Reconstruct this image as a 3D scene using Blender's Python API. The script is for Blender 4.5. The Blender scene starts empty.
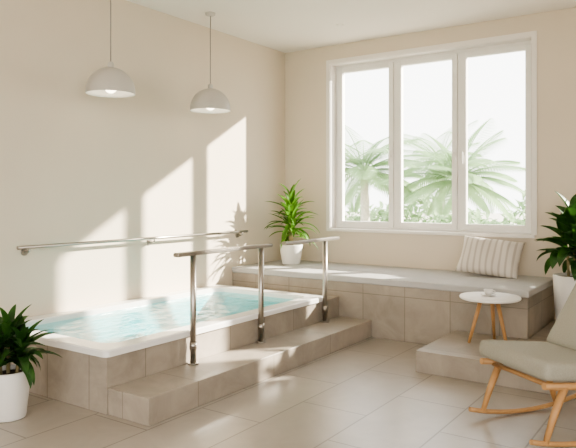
import bpy, bmesh, math, random
from mathutils import Vector, Matrix, Euler
random.seed(7)
S = bpy.context.scene
COL = S.collection

# ---------------------------------------------------------------- materials
def new_mat(name):
    m = bpy.data.materials.new(name); m.use_nodes = True
    nt = m.node_tree
    b = nt.nodes.get('Principled BSDF')
    return m, nt, b

def simple(name, col, rough=0.5, metal=0.0, noise=0.0, nscale=8.0, bump=0.0, bscale=200.0, sub=0.0):
    m, nt, b = new_mat(name)
    b.inputs['Roughness'].default_value = rough
    b.inputs['Metallic'].default_value = metal
    tc = nt.nodes.new('ShaderNodeTexCoord')
    n = nt.nodes.new('ShaderNodeTexNoise'); n.inputs['Scale'].default_value = nscale
    n.inputs['Detail'].default_value = 5
    nt.links.new(tc.outputs['Object'], n.inputs['Vector'])
    r = nt.nodes.new('ShaderNodeValToRGB')
    r.color_ramp.elements[0].position = 0.3; r.color_ramp.elements[1].position = 0.7
    r.color_ramp.elements[0].color = (*[c*(1-noise) for c in col], 1)
    r.color_ramp.elements[1].color = (*[min(1, c*(1+noise)) for c in col], 1)
    nt.links.new(n.outputs['Fac'], r.inputs['Fac'])
    nt.links.new(r.outputs['Color'], b.inputs['Base Color'])
    if bump > 0:
        n2 = nt.nodes.new('ShaderNodeTexNoise'); n2.inputs['Scale'].default_value = bscale
        nt.links.new(tc.outputs['Object'], n2.inputs['Vector'])
        bp = nt.nodes.new('ShaderNodeBump'); bp.inputs['Strength'].default_value = bump
        bp.inputs['Distance'].default_value = 0.01
        nt.links.new(n2.outputs['Fac'], bp.inputs['Height'])
        nt.links.new(bp.outputs['Normal'], b.inputs['Normal'])
    return m

def tile_mat(name, c1, c2, grout, w, h, offset, rough, mort=0.004, shift=(0, 0, 0), veins=0.10):
    m, nt, b = new_mat(name)
    uv = nt.nodes.new('ShaderNodeTexCoord')
    mp = nt.nodes.new('ShaderNodeMapping'); mp.inputs['Location'].default_value = shift
    nt.links.new(uv.outputs['UV'], mp.inputs['Vector'])
    br = nt.nodes.new('ShaderNodeTexBrick')
    br.inputs['Scale'].default_value = 1.0
    br.inputs['Brick Width'].default_value = w
    br.inputs['Row Height'].default_value = h
    br.inputs['Mortar Size'].default_value = mort
    br.inputs['Mortar Smooth'].default_value = 0.2
    br.offset = offset
    br.inputs['Color1'].default_value = (*c1, 1)
    br.inputs['Color2'].default_value = (*c2, 1)
    br.inputs['Mortar'].default_value = (*grout, 1)
    nt.links.new(mp.outputs['Vector'], br.inputs['Vector'])
    n = nt.nodes.new('ShaderNodeTexNoise'); n.inputs['Scale'].default_value = 3.2
    n.inputs['Detail'].default_value = 8; n.inputs['Roughness'].default_value = 0.62
    n.inputs['Distortion'].default_value = 0.9
    nt.links.new(uv.outputs['Object'], n.inputs['Vector'])
    r = nt.nodes.new('ShaderNodeValToRGB')
    r.color_ramp.elements[0].position = 0.3; r.color_ramp.elements[1].position = 0.7
    v0 = 1-veins
    r.color_ramp.elements[0].color = (v0, v0*0.995, v0*0.985, 1)
    r.color_ramp.elements[1].color = (1, 1, 1, 1)
    nt.links.new(n.outputs['Fac'], r.inputs['Fac'])
    mx = nt.nodes.new('ShaderNodeMixRGB'); mx.blend_type = 'MULTIPLY'; mx.inputs['Fac'].default_value = 1
    nt.links.new(br.outputs['Color'], mx.inputs['Color1'])
    nt.links.new(r.outputs['Color'], mx.inputs['Color2'])
    nt.links.new(mx.outputs['Color'], b.inputs['Base Color'])
    b.inputs['Roughness'].default_value = rough
    bp = nt.nodes.new('ShaderNodeBump'); bp.inputs['Strength'].default_value = 0.25
    bp.inputs['Distance'].default_value = 0.003; bp.invert = True
    nt.links.new(br.outputs['Fac'], bp.inputs['Height'])
    nt.links.new(bp.outputs['Normal'], b.inputs['Normal'])
    return m

M_WALL = simple('wall_plaster', (0.70, 0.62, 0.505), 0.9, noise=0.02, nscale=1.5, bump=0.05, bscale=60)
M_CEIL = simple('ceiling_paint', (0.86, 0.81, 0.745), 0.9, noise=0.01, nscale=1.5)
M_FLOOR = tile_mat('floor_tile', (0.45, 0.405, 0.35), (0.405, 0.365, 0.32), (0.25, 0.222, 0.19), 0.9, 0.45, 0.5, 0.28, shift=(0.2, 0.1, 0), mort=0.0055, veins=0.16)
M_TILE = tile_mat('stone_tile', (0.43, 0.375, 0.31), (0.365, 0.32, 0.265), (0.25, 0.22, 0.18), 0.42, 0.40, 0.0, 0.45, mort=0.0035, shift=(0.1, 0.0, 0), veins=0.30)
M_STEP = tile_mat('step_stone', (0.44, 0.385, 0.32), (0.41, 0.36, 0.30), (0.27, 0.238, 0.195), 0.8, 0.6, 0.0, 0.45, mort=0.0035, shift=(0.15, 0.0, 0), veins=0.30)
M_WHITE = simple('white_acrylic', (0.86, 0.85, 0.82), 0.18, noise=0.0)
M_FRAME = simple('window_white', (0.86, 0.84, 0.80), 0.4, noise=0.0)
M_TRIM = simple('trim_white', (0.82, 0.78, 0.73), 0.6, noise=0.0)
M_STEEL = simple('brushed_steel', (0.42, 0.39, 0.35), 0.35, metal=1.0, noise=0.03)
M_LAMP = simple('lamp_enamel', (0.55, 0.52, 0.48), 0.45, noise=0.01)
M_LAMPIN = simple('lamp_inner', (0.88, 0.86, 0.82), 0.5)
M_CORD = simple('cord_grey', (0.28, 0.26, 0.24), 0.6)
M_WOOD = simple('oak_wood', (0.48, 0.27, 0.115), 0.45, noise=0.12, nscale=12)
M_CUSH = simple('bench_fabric', (0.49, 0.48, 0.465), 0.95, noise=0.03, bump=0.2, bscale=300)
M_CHAIR = simple('chair_fabric', (0.36, 0.345, 0.285), 0.95, noise=0.06, nscale=120, bump=0.4, bscale=350)
M_POT = simple('ceramic_white', (0.76, 0.74, 0.70), 0.45)
M_SOIL = simple('soil', (0.06, 0.045, 0.03), 1.0, noise=0.4, nscale=60)
M_STEM = simple('plant_stem', (0.30, 0.25, 0.13), 0.8, noise=0.2)

def leaf_mat(name, c, trans=0.35, c2=None):
    m, nt, b = new_mat(name)
    b.inputs['Roughness'].default_value = 0.42
    tc = nt.nodes.new('ShaderNodeTexCoord')
    n = nt.nodes.new('ShaderNodeTexNoise'); n.inputs['Scale'].default_value = 9
    nt.links.new(tc.outputs['Object'], n.inputs['Vector'])
    r = nt.nodes.new('ShaderNodeValToRGB')
    c2 = c2 or [x*1.7 for x in c]
    r.color_ramp.elements[0].position = 0.35; r.color_ramp.elements[1].position = 0.65
    r.color_ramp.elements[0].color = (*c, 1); r.color_ramp.elements[1].color = (*c2, 1)
    nt.links.new(n.outputs['Fac'], r.inputs['Fac'])
    nt.links.new(r.outputs['Color'], b.inputs['Base Color'])
    t = nt.nodes.new('ShaderNodeBsdfTranslucent')
    nt.links.new(r.outputs['Color'], t.inputs['Color'])
    mx = nt.nodes.new('ShaderNodeMixShader'); mx.inputs['Fac'].default_value = trans
    nt.links.new(b.outputs['BSDF'], mx.inputs[1]); nt.links.new(t.outputs['BSDF'], mx.inputs[2])
    nt.links.new(mx.outputs['Shader'], nt.nodes['Material Output'].inputs['Surface'])
    return m
M_LEAF = leaf_mat('leaf_green', (0.06, 0.15, 0.02), 0.35, (0.14, 0.30, 0.04))
M_LEAFD = leaf_mat('leaf_dark', (0.02, 0.065, 0.012), 0.25, (0.05, 0.14, 0.025))
M_PALM = leaf_mat('palm_leaf', (0.30, 0.44, 0.24), 0.45, (0.38, 0.52, 0.31))  # leaf colour paled to stand in for outdoor haze
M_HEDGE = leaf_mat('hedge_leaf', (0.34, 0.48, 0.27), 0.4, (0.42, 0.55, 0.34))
M_LAWN = simple('neutral_ground', (0.44, 0.42, 0.37), 0.95, noise=0.1, nscale=3)  # lawn coloured neutral so it bounces no green onto the ceiling
M_TRUNK = simple('palm_bark', (0.50, 0.47, 0.41), 0.9, noise=0.2, nscale=20)

def glass_mat():
    m, nt, b = new_mat('window_glass')
    nt.nodes.remove(b)
    t = nt.nodes.new('ShaderNodeBsdfTransparent'); t.inputs['Color'].default_value = (0.97, 0.985, 0.98, 1)
    g = nt.nodes.new('ShaderNodeBsdfGlossy'); g.inputs['Roughness'].default_value = 0.02
    f = nt.nodes.new('ShaderNodeFresnel'); f.inputs['IOR'].default_value = 1.35
    mx = nt.nodes.new('ShaderNodeMixShader')
    nt.links.new(f.outputs[0], mx.inputs['Fac'])
    nt.links.new(t.outputs[0], mx.inputs[1]); nt.links.new(g.outputs[0], mx.inputs[2])
    nt.links.new(mx.outputs[0], nt.nodes['Material Output'].inputs['Surface'])
    return m
M_GLASS = glass_mat()

def water_mat():
    m, nt, b = new_mat('pool_water')
    nt.nodes.remove(b)
    tc = nt.nodes.new('ShaderNodeTexCoord')
    mp = nt.nodes.new('ShaderNodeMapping'); mp.inputs['Scale'].default_value = (1.0, 0.6, 1)
    nt.links.new(tc.outputs['Object'], mp.inputs['Vector'])
    n = nt.nodes.new('ShaderNodeTexNoise'); n.inputs['Scale'].default_value = 9; n.inputs['Detail'].default_value = 3
    n.inputs['Distortion'].default_value = 0.8
    nt.links.new(mp.outputs[0], n.inputs['Vector'])
    bp = nt.nodes.new('ShaderNodeBump'); bp.inputs['Strength'].default_value = 0.9; bp.inputs['Distance'].default_value = 0.035
    nt.links.new(n.outputs['Fac'], bp.inputs['Height'])
    t = nt.nodes.new('ShaderNodeBsdfTransparent'); t.inputs['Color'].default_value = (0.48, 0.93, 0.97, 1)
    g = nt.nodes.new('ShaderNodeBsdfGlossy'); g.inputs['Roughness'].default_value = 0.03
    f = nt.nodes.new('ShaderNodeFresnel'); f.inputs['IOR'].default_value = 1.2
    mul = nt.nodes.new('ShaderNodeMath'); mul.operation = 'MULTIPLY'; mul.inputs[1].default_value = 0.5
    nt.links.new(bp.outputs[0], g.inputs['Normal']); nt.links.new(bp.outputs[0], f.inputs['Normal'])
    mx = nt.nodes.new('ShaderNodeMixShader')
    nt.links.new(f.outputs[0], mul.inputs[0]); nt.links.new(mul.outputs[0], mx.inputs['Fac'])
    nt.links.new(t.outputs[0], mx.inputs[1]); nt.links.new(g.outputs[0], mx.inputs[2])
    nt.links.new(mx.outputs[0], nt.nodes['Material Output'].inputs['Surface'])
    return m
M_WATER = water_mat()
M_BASIN = simple('basin_aqua', (0.14, 0.68, 0.72), 0.3, noise=0.18, nscale=6)

def stripe_mat():
    m, nt, b = new_mat('striped_linen')
    tc = nt.nodes.new('ShaderNodeTexCoord')
    w = nt.nodes.new('ShaderNodeTexWave'); w.wave_type = 'BANDS'; w.bands_direction = 'X'
    w.inputs['Scale'].default_value = 5.5; w.inputs['Distortion'].default_value = 0.0
    nt.links.new(tc.outputs['Object'], w.inputs['Vector'])
    r = nt.nodes.new('ShaderNodeValToRGB')
    r.color_ramp.elements[0].position = 0.15; r.color_ramp.elements[1].position = 0.35
    r.color_ramp.elements[0].color = (0.48, 0.43, 0.37, 1); r.color_ramp.elements[1].color = (0.66, 0.61, 0.55, 1)
    nt.links.new(w.outputs['Fac'], r.inputs['Fac']); nt.links.new(r.outputs['Color'], b.inputs['Base Color'])
    b.inputs['Roughness'].default_value = 0.95
    return m
M_STRIPE = stripe_mat()

# ---------------------------------------------------------------- mesh helpers
def obj_from_bm(bm, name, mat=None, parent=None, smooth=False):
    bmesh.ops.recalc_face_normals(bm, faces=bm.faces)
    me = bpy.data.meshes.new(name); bm.to_mesh(me); bm.free()
    o = bpy.data.objects.new(name, me); COL.objects.link(o)
    if mat:
        for mm in (mat if isinstance(mat, (list, tuple)) else [mat]):
            me.materials.append(mm)
    if smooth:
        for p in me.polygons: p.use_smooth = True
    if parent: o.parent = parent
    return o

def empty(name, loc=(0, 0, 0), rot=(0, 0, 0)):
    e = bpy.data.objects.new(name, None); COL.objects.link(e)
    e.location = loc; e.rotation_euler = rot; e.empty_display_size = 0.1
    return e

def add_box(bm, x0, x1, y0, y1, z0, z1):
    vs = [bm.verts.new(p) for p in [(x0,y0,z0),(x1,y0,z0),(x1,y1,z0),(x0,y1,z0),(x0,y0,z1),(x1,y0,z1),(x1,y1,z1),(x0,y1,z1)]]
    fs = []
    for f in [(0,3,2,1),(4,5,6,7),(0,1,5,4),(1,2,6,5),(2,3,7,6),(3,0,4,7)]:
        fs.append(bm.faces.new([vs[i] for i in f]))
    return vs, fs

def box(name, x0, x1, y0, y1, z0, z1, mat, bevel=0.0, parent=None, seg=2):
    bm = bmesh.new(); add_box(bm, x0, x1, y0, y1, z0, z1)
    if bevel > 0:
        bmesh.ops.bevel(bm, geom=bm.edges[:], offset=bevel, segments=seg, affect='EDGES', profile=0.5)
    o = obj_from_bm(bm, name, mat, parent)
    box_uv(o)
    return o

def box_uv(o):
    me = o.data
    if not me.uv_layers: me.uv_layers.new(name='UVMap')
    uv = me.uv_layers.active.data
    for p in me.polygons:
        n = p.normal
        ax = max(range(3), key=lambda i: abs(n[i]))
        for li in p.loop_indices:
            c = me.vertices[me.loops[li].vertex_index].co
            uv[li].uv = (c.y, c.z) if ax == 0 else ((c.x, c.z) if ax == 1 else (c.y, c.x))

def cyl_between(bm, p0, p1, r0, r1=None, n=16, caps=True):
    p0 = Vector(p0); p1 = Vector(p1); r1 = r0 if r1 is None else r1
    d = (p1-p0).normalized()
    a = d.orthogonal().normalized(); b = d.cross(a)
    l0 = []; l1 = []
    for i in range(n):
        t = 2*math.pi*i/n; v = a*math.cos(t)+b*math.sin(t)
        l0.append(bm.verts.new(p0+v*r0)); l1.append(bm.verts.new(p1+v*r1))
    for i in range(n):
        f = bm.faces.new([l0[i], l0[(i+1) % n], l1[(i+1) % n], l1[i]]); f.smooth = True
    if caps:
        bm.faces.new(l0[::-1]); bm.faces.new(l1)

def tube(bm, pts, radii, n=12):
    pts = [Vector(p) for p in pts]
    if not isinstance(radii, (list, tuple)): radii = [radii]*len(pts)
    rings = []
    a = None
    for i, p in enumerate(pts):
        d = (pts[min(i+1, len(pts)-1)]-pts[max(i-1, 0)]).normalized()
        if a is None: a = d.orthogonal().normalized()
        a = (a-d*a.dot(d)).normalized(); b = d.cross(a)
        rings.append([bm.verts.new(p+(a*math.cos(2*math.pi*k/n)+b*math.sin(2*math.pi*k/n))*radii[i]) for k in range(n)])
    for i in range(len(rings)-1):
        for k in range(n):
            f = bm.faces.new([rings[i][k], rings[i][(k+1) % n], rings[i+1][(k+1) % n], rings[i+1][k]]); f.smooth = True
    bm.faces.new(rings[0][::-1]); bm.faces.new(rings[-1])

def lathe(bm, prof, c=(0, 0), n=40, mi=0):
    rings = []
    for (r, z) in prof:
        if r < 1e-5:
            rings.append([bm.verts.new((c[0], c[1], z))])
        else:
            rings.append([bm.verts.new((c[0]+r*math.cos(2*math.pi*k/n), c[1]+r*math.sin(2*math.pi*k/n), z)) for k in range(n)])
    for i in range(len(rings)-1):
        A, B = rings[i], rings[i+1]
        for k in range(n):
            k2 = (k+1) % n
            if len(A) == 1 and len(B) == 1: continue
            if len(A) == 1: f = bm.faces.new([A[0], B[k2], B[k]])
            elif len(B) == 1: f = bm.faces.new([A[k], A[k2], B[0]])
            else: f = bm.faces.new([A[k], A[k2], B[k2], B[k]])
            f.smooth = True; f.material_index = mi

def rrect(x0, x1, y0, y1, r, z, n=6):
    pts = []
    for (cx, cy, a0) in [(x1-r, y1-r, 0), (x0+r, y1-r, 90), (x0+r, y0+r, 180), (x1-r, y0+r, 270)]:
        for i in range(n+1):
            a = math.radians(a0+90*i/n)
            pts.append((cx+r*math.cos(a), cy+r*math.sin(a), z))
    return pts

def loft(bm, loops, cap_end=True, cap_start=False, mis=None):
    R = [[bm.verts.new(p) for p in L] for L in loops]
    n = len(R[0])
    for i in range(len(R)-1):
        for k in range(n):
            f = bm.faces.new([R[i][k], R[i][(k+1) % n], R[i+1][(k+1) % n], R[i+1][k]])
            if mis: f.material_index = mis[i]
    if cap_end:
        f = bm.faces.new(R[-1])
        if mis: f.material_index = mis[-1]
    if cap_start: bm.faces.new(R[0][::-1])

def wall_holes(name, axis, a0, a1, z0, z1, t0, t1, holes, mat):
    """axis 'x': wall runs along x, thickness along y (t0..t1)."""
    bm = bmesh.new()
    A = sorted(set([a0, a1]+[h[0] for h in holes]+[h[1] for h in holes]))
    for i in range(len(A)-1):
        segs = [(z0, z1)]
        for h in holes:
            if h[0] <= A[i]+1e-6 and h[1] >= A[i+1]-1e-6:
                segs = [(z0, h[2]), (h[3], z1)]
        for (s0, s1) in segs:
            if axis == 'x': add_box(bm, A[i], A[i+1], t0, t1, s0, s1)
            else: add_box(bm, t0, t1, A[i], A[i+1], s0, s1)
    return obj_from_bm(bm, name, mat)

# ---------------------------------------------------------------- room shell
H = 3.04
X1, Y0 = 6.6, -9.0
WX0, WX1, WZ0, WZ1 = 0.63, 2.86, 0.92, 2.83
V0, V1 = 3.55, 4.15
fl = box('floor', -0.2, X1+0.2, Y0-0.2, 0.25, -0.15, 0.0, M_FLOOR)
box('ceiling', -0.2, X1+0.2, Y0-0.2, 0.25, H, H+0.15, M_CEIL)
wall_holes('wall_left', 'y', Y0, 0.0, 0, H, -0.2, 0.0, [], M_WALL)
wall_holes('wall_back', 'x', -0.2, X1+0.2, 0, H, 0.0, 0.25, [(WX0, WX1, WZ0, WZ1), (V0, V1, WZ0, WZ1)], M_WALL)
wall_holes('wall_right', 'y', Y0, 0.0, 0, H, X1, X1+0.2, [(-8.6, -4.6, 0.3, 2.75)], M_WALL)  # hole is an unseen opening added to brighten the room
wall_holes('wall_front', 'x', -0.2, X1+0.2, 0, H, Y0-0.2, Y0, [(0.8, 6.0, 0.3, 2.75)], M_WALL)  # wide hole behind the camera, added for daylight fill

def window(name, x0, x1, z0, z1, yf, nsash, reveal=True):
    e = empty(name)
    bm = bmesh.new()
    t = 0.035; D = 0.07
    for (a, b, c, d) in [(x0, x0+t, z0, z1), (x1-t, x1, z0, z1), (x0+t, x1-t, z0, z0+t), (x0+t, x1-t, z1-t, z1)]:
        add_box(bm, a, b, yf, yf+D, c, d)
    w = (x1-x0-2*t)/nsash
    for i in range(1, nsash):
        xm = x0+t+w*i
        add_box(bm, xm-0.018, xm+0.018, yf+0.005, yf+D, z0+t, z1-t)
    obj_from_bm(bm, 'outer_frame', M_FRAME, e)
    for i in range(nsash):
        a = x0+t+w*i+(0.02 if i else 0.003); b = x0+t+w*(i+1)-(0.02 if i < nsash-1 else 0.003)
        s = 0.055
        bm = bmesh.new()
        zz0, zz1 = z0+t+0.003, z1-t-0.003
        for (p, q, c, d) in [(a, a+s, zz0, zz1), (b-s, b, zz0, zz1), (a+s, b-s, zz0, zz0+s+0.01), (a+s, b-s, zz1-s, zz1)]:
            add_box(bm, p, q, yf-0.012, yf+0.05, c, d)
        o = obj_from_bm(bm, 'sash_%d' % (i+1), M_FRAME, e)
        bv = o.modifiers.new('b', 'BEVEL'); bv.width = 0.004; bv.segments = 2
        bm = bmesh.new(); 
        vs = [bm.verts.new(p) for p in [(a+s, yf+0.02, zz0+s), (b-s, yf+0.02, zz0+s), (b-s, yf+0.02, zz1-s), (a+s, yf+0.02, zz1-s)]]
        bm.faces.new(vs)
        obj_from_bm(bm, 'pane_%d' % (i+1), M_GLASS, e)
        if nsash > 1:
            hx = (b-s/2) if i == 0 else (a+s/2 if i == 2 else b-s/2)
            bm = bmesh.new()
            hz = (z0+z1)/2-0.12
            add_box(bm, hx-0.012, hx+0.012, yf-0.022, yf-0.012, hz-0.035, hz+0.035)
            cyl_between(bm, (hx, yf-0.022, hz), (hx, yf-0.05, hz), 0.008, n=10)
            add_box(bm, hx-0.009, hx+0.009, yf-0.058, yf-0.046, hz-0.11, hz+0.012)
            obj_from_bm(bm, 'handle_%d' % (i+1), M_FRAME, e)
    if reveal:
        bm = bmesh.new()
        L = 0.008
        add_box(bm, x0, x0+L, 0.0, yf, z0+0.02, z1); add_box(bm, x1-L, x1, 0.0, yf, z0+0.02, z1)
        add_box(bm, x0+L, x1-L, 0.0, yf, z1-L, z1)
        obj_from_bm(bm, 'reveal_lining', M_TRIM, e)
        box('sill', x0-0.03, x1+0.03, -0.035, yf, z0-0.012, z0+0.02, M_TRIM, 0.004, e)
    return e
window('window_1', WX0, WX1, WZ0, WZ1, 0.13, 3)
window('window_2', V0, V1, WZ0, WZ1, 0.13, 1)
bm = bmesh.new()
tw = 0.045
add_box(bm, WX0-tw, WX0, -0.012, 0.0, WZ0+0.02, WZ1+tw)
add_box(bm, WX1, WX1+tw, -0.012, 0.0, WZ0+0.02, WZ1+tw)
add_box(bm, WX0, WX1, -0.012, 0.0, WZ1, WZ1+tw)
obj_from_bm(bm, 'trim_1', M_TRIM)

def frame_simple(name, axis, a0, a1, z0, z1, t, n):
    e = empty(name); bm = bmesh.new(); s = 0.06
    def ab(a, b, c, d):
        if axis == 'x': add_box(bm, a, b, t-0.03, t+0.03, c, d)
        else: add_box(bm, t-0.03, t+0.03, a, b, c, d)
    ab(a0, a1, z0, z0+s); ab(a0, a1, z1-s, z1)
    for i in range(n+1):
        c = a0+s/2+(a1-a0-s)*i/n
        ab(c-s/2, c+s/2, z0+s, z1-s)
    obj_from_bm(bm, 'frame', M_FRAME, e)
frame_simple('fill_opening_right', 'y', -8.6, -4.6, 0.3, 2.75, X1+0.1, 4)  # frame for the added fill-light opening, out of view
frame_simple('fill_opening_rear', 'x', 0.8, 6.0, 0.3, 2.75, Y0-0.1, 5)  # frame of the unseen rear opening, put in for fill light

bm = bmesh.new()
lathe(bm, [(0.0, H-0.003), (0.028, H-0.003), (0.03, H-0.005), (0.04, H-0.005), (0.042, H)], (1.17, -0.71), 24)
obj_from_bm(bm, 'recessed_downlight', M_CEIL)

# ---------------------------------------------------------------- pool
TX, TY0, TY1 = 1.32, -3.77, -1.002
pool = empty('hydrotherapy_pool')
bm = bmesh.new()
ins = 0.09
BY1 = -1.25
loft(bm, [rrect(0.003, TX, TY0, TY1, 0.002, 0.0, 1), rrect(0.003, TX, TY0, TY1, 0.002, 0.345, 1),
          rrect(ins, TX-ins, TY0+ins, BY1-ins, 0.002, 0.345, 1), rrect(ins, TX-ins, TY0+ins, BY1-ins, 0.002, 0.0, 1)], cap_end=False)
o = obj_from_bm(bm, 'tiled_surround', M_TILE, pool); box_uv(o)
bm = bmesh.new()
e_ = 0.018
def R(i, z, r): return rrect(0.003+i if i > 0.05 else 0.003, TX+e_-i, TY0-e_+i, BY1-i, r, z, 8)
L = [R(0.0, 0.345, 0.04), R(0.0, 0.378, 0.04), R(0.007, 0.387, 0.04), R(0.125, 0.387, 0.10), R(0.135, 0.378, 0.10), R(0.145, 0.30, 0.10), R(0.19, 0.12, 0.12), R(0.27, 0.08, 0.14)]
loft(bm, L, cap_end=True, mis=[0, 0, 0, 0, 0, 1, 1, 1])
o = obj_from_bm(bm, 'basin', [M_WHITE, M_BASIN], pool)
bm = bmesh.new()
bm.faces.new([bm.verts.new(p) for p in R(0.142, 0.345, 0.10)])
obj_from_bm(bm, 'water', M_WATER, pool)

box('entry_step', TX+0.003, 1.67, -3.76, -1.003, 0.0, 0.16, M_STEP, 0.004)

# ---------------------------------------------------------------- bench + platform
bench = empty('window_bench')
box('tiled_base', 0.003, 3.06, -1.0, -0.003, 0.0, 0.49, M_TILE, 0.0, bench)
box('seat_pad', 0.003, 3.075, -1.015, -0.003, 0.49, 0.55, M_CUSH, 0.012, bench, 3)
bm = bmesh.new()
loft(bm, [[(2.47,-1.86,0),(4.1,-1.86,0),(4.1,-0.003,0),(3.063,-0.003,0),(3.063,-1.003,0),(2.47,-1.003,0)],
          [(2.47,-1.86,0.16),(4.1,-1.86,0.16),(4.1,-0.003,0.16),(3.063,-0.003,0.16),(3.063,-1.003,0.16),(2.47,-1.003,0.16)]], cap_start=True)
o = obj_from_bm(bm, 'raised_platform', M_STEP); box_uv(o)

# ---------------------------------------------------------------- handrails
def handrail(name, ya, yb, posts):
    e = empty(name)
    x = 1.365; zt = 0.915
    bm = bmesh.new()
    add_box(bm, x-0.026, x+0.026, ya, yb, zt-0.014, zt+0.014)
    bmesh.ops.bevel(bm, geom=bm.edges[:], offset=0.006, segments=3, affect='EDGES')
    obj_from_bm(bm, 'rail', M_STEEL, e)
    for i, y in enumerate(posts):
        bm = bmesh.new()
        cyl_between(bm, (x, y, 0.163), (x, y, zt-0.012), 0.0215, n=24)
        cyl_between(bm, (x, y, 0.161), (x, y, 0.17), 0.04, n=28)
        cyl_between(bm, (x, y, 0.26), (x, y, 0.31), 0.026, n=24)
        obj_from_bm(bm, 'post_%d' % (i+1), M_STEEL, e)
    return e
handrail('handrail', -3.24, -2.17, [-3.07, -2.30])
handrail('handrail', -1.99, -1.10, [-1.33])

e = empty('wall_grab_rail')
bm = bmesh.new()
tube(bm, [(0.075, -3.56, 0.925), (0.075, -0.83, 0.925)], 0.013, 16)
obj_from_bm(bm, 'bar', M_STEEL, e)
for i, y in enumerate([-3.46, -2.2, -0.92]):
    bm = bmesh.new()
    tube(bm, [(0.006, y, 0.885), (0.05, y, 0.885), (0.07, y, 0.895), (0.075, y, 0.915)], 0.008, 10)
    cyl_between(bm, (0.001, y, 0.885), (0.010, y, 0.885), 0.028, n=24)
    obj_from_bm(bm, 'bracket_%d' % (i+1), M_STEEL, e)

# ---------------------------------------------------------------- pendants
def pendant(name, x, y):
    e = empty(name, (x, y, 0))
    zb = 2.115; r = 0.190; hh = 0.19
    bm = bmesh.new()
    prof = []
    for i in range(0, 13):
        a = math.radians(90*i/12)
        prof.append((r*math.cos(a)*1.0 if i < 12 else 0.022, zb+0.02+hh*math.sin(a)))
    outer = [(r, zb)]+prof
    lathe(bm, outer, n=56, mi=0)
    inner = [(r, zb), (r-0.007, zb), (r-0.007, zb+0.02)]
    for i in range(1, 13):
        a = math.radians(90*i/12)
        inner.append(((r-0.007)*math.cos(a) if i < 12 else 0.0, zb+0.02+(hh-0.008)*math.sin(a)))
    lathe(bm, inner, n=56, mi=1)
    obj_from_bm(bm, 'shade', [M_LAMP, M_LAMPIN], e)
    bm = bmesh.new()
    lathe(bm, [(0.023, zb+hh+0.018), (0.024, zb+hh+0.05), (0.016, zb+hh+0.062), (0.004, zb+hh+0.066)], n=24)
    obj_from_bm(bm, 'cap', M_LAMP, e)
    bm = bmesh.new(); cyl_between(bm, (0, 0, zb+hh+0.06), (0, 0, H-0.02), 0.0045, n=8)
    obj_from_bm(bm, 'cord', M_CORD, e)
    bm = bmesh.new(); lathe(bm, [(0.0, H-0.03), (0.03, H-0.028), (0.045, H-0.02), (0.048, H-0.0005)], n=28)
    obj_from_bm(bm, 'canopy', M_LAMP, e)
    bm = bmesh.new(); bmesh.ops.create_uvsphere(bm, u_segments=20, v_segments=12, radius=0.05)
    bmesh.ops.translate(bm, verts=bm.verts, vec=(0, 0, zb+0.055))
    cyl_between(bm, (0, 0, zb+0.09), (0, 0, zb+0.2), 0.018, n=14)
    mb, nt, b = new_mat('lit_bulb')
    b.inputs['Emission Color'].default_value = (1.0, 0.86, 0.66, 1); b.inputs['Emission Strength'].default_value = 3.5
    obj_from_bm(bm, 'bulb', mb, e, True)
pendant('pendant_lamp', 0.36, -2.94)
pendant('pendant_lamp', 0.36, -1.76)

# ---------------------------------------------------------------- plants
def strap(bm, base, az, el, length, width, bend, segs=9, fold=0.25, mi=0, wpos=0.35, twist=0.0):
    p = Vector(base); ds = length/segs
    rows = []
    for i in range(segs+1):
        t = i/segs
        e2 = el-bend*(t**1.3)
        d = Vector((math.cos(az)*math.cos(e2), math.sin(az)*math.cos(e2), math.sin(e2)))
        side = Vector((-math.sin(az), math.cos(az), 0))
        up = side.cross(d)*-1
        if up.z < 0 and abs(e2) < 1.5: up = -up
        if t < wpos: w = width*(0.35+0.65*math.sin(math.pi/2*t/wpos))
        else: w = width*max(0.0, math.cos(math.pi/2*((t-wpos)/(1-wpos))))**0.8
        w = max(w, 0.001)
        rows.append((p.copy()+side*w/2+up*w*fold, p.copy(), p.copy()-side*w/2+up*w*fold))
        p = p+d*ds
    V = [[bm.verts.new(q) for q in r] for r in rows]
    for i in range(segs):
        for k in range(2):
            f = bm.faces.new([V[i][k], V[i][k+1], V[i+1][k+1], V[i+1][k]]); f.smooth = True; f.material_index = mi

def pot(parent, r0, r1, h, name='pot'):
    bm = bmesh.new()
    lathe(bm, [(0, 0.001), (r0*0.96, 0.001), (r0, 0.012), ((r0+r1)/2*1.02, h*0.5), (r1, h-0.006), (r1-0.004, h), (r1-0.014, h), (r1-0.016, h-0.03)], n=40)
    obj_from_bm(bm, name, M_POT, parent)
    bm = bmesh.new(); lathe(bm, [(0, h-0.022), (r1*0.5, h-0.020), (r1-0.014, h-0.028)], n=30)
    obj_from_bm(bm, 'soil', M_SOIL, parent)

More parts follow.
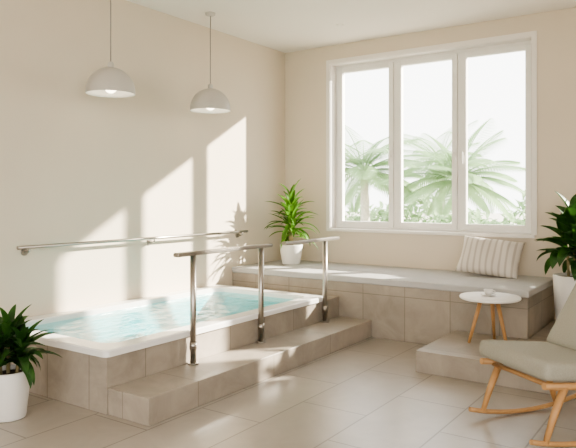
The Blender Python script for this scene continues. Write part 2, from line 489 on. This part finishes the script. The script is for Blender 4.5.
def plant(name, loc, r0, r1, ph, stems, nleaf, length, width, mat, seed, elr=(20, 80), bend=(0.8, 1.8), clampx=None, clampy=None):
    rnd = random.Random(seed)
    e = empty(name, loc)
    pot(e, r0, r1, ph)
    bm = bmesh.new(); bs = bmesh.new()
    for (sx, sy, sh) in stems:
        top = Vector((sx*1.5, sy*1.5, ph+sh))
        tube(bs, [(sx, sy, ph-0.03), (sx*1.2, sy*1.2, ph+sh*0.5), top], [0.012, 0.011, 0.009], 8)
        for k in range(nleaf):
            t = k/nleaf
            az = k*2.39996+rnd.uniform(-0.3, 0.3)
            el = math.radians(elr[0]+(elr[1]-elr[0])*t+rnd.uniform(-8, 8))
            zb = ph+sh*(0.35+0.65*t)
            f = (zb-ph)/max(sh, 0.01)
            b = (sx*(1+0.5*f), sy*(1+0.5*f), zb)
            strap(bm, b, az, el, length*rnd.uniform(0.8, 1.1)*(1-0.25*t), width*rnd.uniform(0.85, 1.15), rnd.uniform(*bend)*(1-0.45*t))
    # leaves that would reach a wall bend back along it
    for v in bm.verts:
        if clampx is not None and v.co.x+loc[0] < clampx+0.05:
            v.co.x = clampx-loc[0]+0.05*math.exp((v.co.x+loc[0]-clampx-0.05)*8)
        if clampy is not None and v.co.y+loc[1] > clampy-0.05:
            v.co.y = clampy-loc[1]-0.05*math.exp(-(v.co.y+loc[1]-clampy+0.05)*8)
    obj_from_bm(bs, 'stems', M_STEM, e)
    obj_from_bm(bm, 'leaves', mat, e)
    return e
plant('potted_dracaena', (0.38, -0.43, 0.551), 0.10, 0.13, 0.22, [(0.0, 0.0, 0.50), (0.035, -0.03, 0.25), (-0.03, 0.02, 0.36)], 22, 0.37, 0.055, M_LEAF, 3, (0, 82), clampx=0.02, clampy=-0.05)
plant('potted_fern_palm', (0.87, -4.12, 0.001), 0.10, 0.122, 0.28, [(0.0, 0.0, 0.20), (0.04, 0.03, 0.13), (-0.03, -0.03, 0.16)], 24, 0.28, 0.058, M_LEAFD, 5, (0, 80))
plant('potted_rubber_plant', (3.32, -0.50, 0.161), 0.14, 0.17, 0.48, [(0.0, 0.0, 0.50), (0.05, -0.04, 0.26), (-0.05, 0.03, 0.36)], 20, 0.36, 0.115, M_LEAFD, 9, (0, 80), (0.6, 1.5), clampy=-0.05)

# ---------------------------------------------------------------- pillow
def pillow(name, loc, rot, w, h, t):
    bm = bmesh.new(); N = 22
    for s in (1, -1):
        V = []
        for i in range(N+1):
            row = []
            for j in range(N+1):
                u = -1+2*i/N; v = -1+2*j/N
                pin = 1-0.07*(1-abs(v)**2)*abs(u)**4; pin2 = 1-0.07*(1-abs(u)**2)*abs(v)**4
                b = ((1-abs(u)**3.0)*(1-abs(v)**3.0))**0.6
                wr = 0.008*math.sin(7*u+3*v)*b
                row.append(bm.verts.new((u*w/2*pin, s*(t/2*b)+wr, v*h/2*pin2)))
            V.append(row)
        for i in range(N):
            for j in range(N):
                bm.faces.new([V[i][j], V[i+1][j], V[i+1][j+1], V[i][j+1]])
    bmesh.ops.remove_doubles(bm, verts=bm.verts, dist=0.0005)
    M = Euler(rot).to_matrix()
    for v in bm.verts:
        v.co = M @ v.co
        lim = 0.555-loc[2]
        if v.co.z < lim: v.co.z = lim
    bmesh.ops.recalc_face_normals(bm, faces=bm.faces)
    o = obj_from_bm(bm, name, M_STRIPE, None, True)
    o.location = loc
    return o
pillow('striped_pillow', (2.53, -0.23, 0.73), (math.radians(-36), math.radians(5), math.radians(4)), 0.58, 0.41, 0.17)

# ---------------------------------------------------------------- side table + cup
tb = empty('side_table', (2.86, -1.33, 0.161))
bm = bmesh.new()
lathe(bm, [(0, 0.345), (0.215, 0.345), (0.228, 0.352), (0.23, 0.362), (0.226, 0.37), (0, 0.371)], n=56)
obj_from_bm(bm, 'top', M_LAMPIN, tb)
for i, a in enumerate([205, 325, 85]):
    a = math.radians(a+10)
    bm = bmesh.new()
    cyl_between(bm, (0.07*math.cos(a), 0.07*math.sin(a), 0.346), (0.165*math.cos(a), 0.165*math.sin(a), 0.006), 0.017, 0.011, 16)
    obj_from_bm(bm, 'leg_%d' % (i+1), M_WOOD, tb)
bm = bmesh.new(); cyl_between(bm, (0, 0, 0.325), (0, 0, 0.345), 0.10, n=30)
obj_from_bm(bm, 'hub', M_WOOD, tb)
cup = empty('coffee_cup', (2.85, -1.34, 0.533))
bm = bmesh.new()
lathe(bm, [(0, 0.0), (0.03, 0.0), (0.058, 0.008), (0.06, 0.011), (0.03, 0.005), (0, 0.005)], n=32)
obj_from_bm(bm, 'saucer', M_POT, cup)
bm = bmesh.new()
lathe(bm, [(0, 0.006), (0.02, 0.006), (0.03, 0.02), (0.035, 0.05), (0.032, 0.05), (0.027, 0.02), (0, 0.012)], n=32)
tube(bm, [(0.032, 0, 0.043), (0.05, 0, 0.042), (0.053, 0, 0.028), (0.03, 0, 0.02)], 0.004, 8)
obj_from_bm(bm, 'mug', M_POT, cup)

# ---------------------------------------------------------------- rocking chair
ang = math.atan2(-0.80, -0.60)     # facing direction (local +x)
ch = empty('rocking_chair', (3.54, -2.50, 0.0), (0, 0, ang))
def soft_box(name, sx, sy, sz, loc, rot, mat, parent, bev=0.04):
    bm = bmesh.new(); add_box(bm, -sx/2, sx/2, -sy/2, sy/2, -sz/2, sz/2)
    bmesh.ops.bevel(bm, geom=bm.edges[:], offset=bev, segments=5, affect='EDGES', profile=0.6)
    o = obj_from_bm(bm, name, mat, parent, True); o.location = loc; o.rotation_euler = rot
    return o
soft_box('seat_cushion', 0.54, 0.58, 0.10, (0.0, 0, 0.385), (0, math.radians(-6), 0), M_CHAIR, ch)
soft_box('back_cushion', 0.10, 0.58, 0.46, (-0.375, 0, 0.575), (0, math.radians(-34), 0), M_CHAIR, ch)
def arc(t):
    x = 0.34-0.80*t
    return (x, 0.014+0.32*(x+0.04)**2)
for s, nm in ((1, 'right'), (-1, 'left')):
    y = s*0.26
    bm = bmesh.new()
    tube(bm, [(0.26, y, 0.335), (0.0, y, 0.31), (-0.30, y, 0.285)], [0.018, 0.02, 0.018], 12)
    zf = 0.014+0.32*(0.25+0.04)**2; zr = 0.014+0.32*(0.28-0.04)**2
    tube(bm, [(0.13, y, 0.32), (0.20, y, 0.17), (0.25, y, zf)], [0.022, 0.019, 0.014], 12)
    tube(bm, [(-0.18, y, 0.29), (-0.24, y, 0.15), (-0.28, y, zr)], [0.022, 0.019, 0.014], 12)
    tube(bm, [(-0.28, y, 0.285), (-0.38, y, 0.43), (-0.56, y, 0.72)], [0.018, 0.016, 0.013], 12)
    tube(bm, [(arc(i/16)[0], y, arc(i/16)[1]) for i in range(17)], 0.0135, 12)
    obj_from_bm(bm, 'frame_'+nm, M_WOOD, ch)
bm = bmesh.new()
for (x, z) in [(0.18, 0.315), (-0.25, 0.285), (-0.53, 0.67)]:
    cyl_between(bm, (x, -0.26, z), (x, 0.26, z), 0.013, n=12)
obj_from_bm(bm, 'crossbars', M_WOOD, ch)

# ---------------------------------------------------------------- outdoors
box('garden_ground', -40, 40, 0.6, 60, -0.6, -0.4, M_LAWN)
box('garden_ground', -40, 40, -60, -9.6, -0.6, -0.4, M_LAWN)
def palm(name, loc, crown, flen, n, seed):
    rnd = random.Random(seed)
    e = empty(name, loc)
    bm = bmesh.new()
    pts = [(0.05*math.sin(3*t), 0, crown*t) for t in [i/10 for i in range(11)]]
    tube(bm, pts, [0.12-0.04*i/10+0.012*(i % 2) for i in range(11)], 14)
    obj_from_bm(bm, 'trunk', M_TRUNK, e)
    bm = bmesh.new()
    for k in range(n):
        az = k*2.39996+rnd.uniform(-0.15, 0.15); t = k/n
        el = math.radians(-15+85*t+rnd.uniform(-6, 6)); bend = rnd.uniform(0.6, 1.1)
        Lf = flen*rnd.uniform(0.85, 1.1); segs = 30; ds = Lf/segs
        p = Vector((0.05*math.sin(3), 0, crown)); prev = p.copy(); pts = []
        for i in range(segs+1):
            s = i/segs; e2 = el-bend*s**1.2
            d = Vector((math.cos(az)*math.cos(e2), math.sin(az)*math.cos(e2), math.sin(e2)))
            pts.append(p.copy())
            if i > 3:
                ll = flen*0.33*math.sin(math.pi*(0.12+0.86*s))**0.7
                for sg in (1, -1):
                    a2 = az+sg*math.radians(62-25*s)
                    strap(bm, p, a2, e2*0.6-0.15, ll, 0.045, 0.7, 3, 0.15)
            p = p+d*ds
        tube(bm, pts[::3], [0.016*(1-0.8*i/len(pts[::3])) for i in range(len(pts[::3]))], 5)
    obj_from_bm(bm, 'fronds', M_PALM, e)
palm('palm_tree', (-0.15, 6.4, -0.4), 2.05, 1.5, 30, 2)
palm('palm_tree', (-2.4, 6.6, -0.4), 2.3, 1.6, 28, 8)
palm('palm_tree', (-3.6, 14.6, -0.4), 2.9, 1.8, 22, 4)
def hedge(name, x0, x1, y, h, seed):
    rnd = random.Random(seed); bm = bmesh.new()
    for i in range(3600):
        x = rnd.uniform(x0, x1); yy = y+max(-0.75, min(0.75, rnd.gauss(0, 0.45)))
        hh = h*(0.8+0.2*math.sin(x*1.7)+0.15*math.sin(x*4.1))
        z = -0.4+hh*rnd.random()**0.6
        strap(bm, (x, yy, z), rnd.uniform(0, 6.28), rnd.uniform(0, 1.4), rnd.uniform(0.2, 0.4), 0.13, 0.8, 3)
    obj_from_bm(bm, name, M_HEDGE)
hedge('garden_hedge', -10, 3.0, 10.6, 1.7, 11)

# ---------------------------------------------------------------- light
w = bpy.data.worlds.new('world'); S.world = w; w.use_nodes = True
bg = w.node_tree.nodes['Background']
bg.inputs['Color'].default_value = (1.0, 0.98, 0.955, 1); bg.inputs['Strength'].default_value = 2.8
sd = bpy.data.lights.new('sun', 'SUN'); sd.energy = 14.5; sd.angle = math.radians(1.2); sd.color = (1.0, 0.91, 0.78)
so = bpy.data.objects.new('sun', sd); COL.objects.link(so)
so.rotation_euler = Vector((-1, -1.2, -0.70)).to_track_quat('-Z', 'Y').to_euler()
so.location = (6, 8, 6)

# ---------------------------------------------------------------- camera
cd = bpy.data.cameras.new('camera'); cam = bpy.data.objects.new('camera', cd); COL.objects.link(cam)
cam.location = (4.33, -6.24, 1.30); cam.rotation_euler = (math.radians(90), 0, math.radians(34.5))
cd.sensor_width = 36; cd.lens = 39.25; cd.shift_y = -27/576
S.camera = cam
S.view_settings.view_transform = 'AgX'
for lk in ('AgX - Medium High Contrast', 'Medium High Contrast'):
    try:
        S.view_settings.look = lk; break
    except Exception: pass
S.view_settings.exposure = 0.85
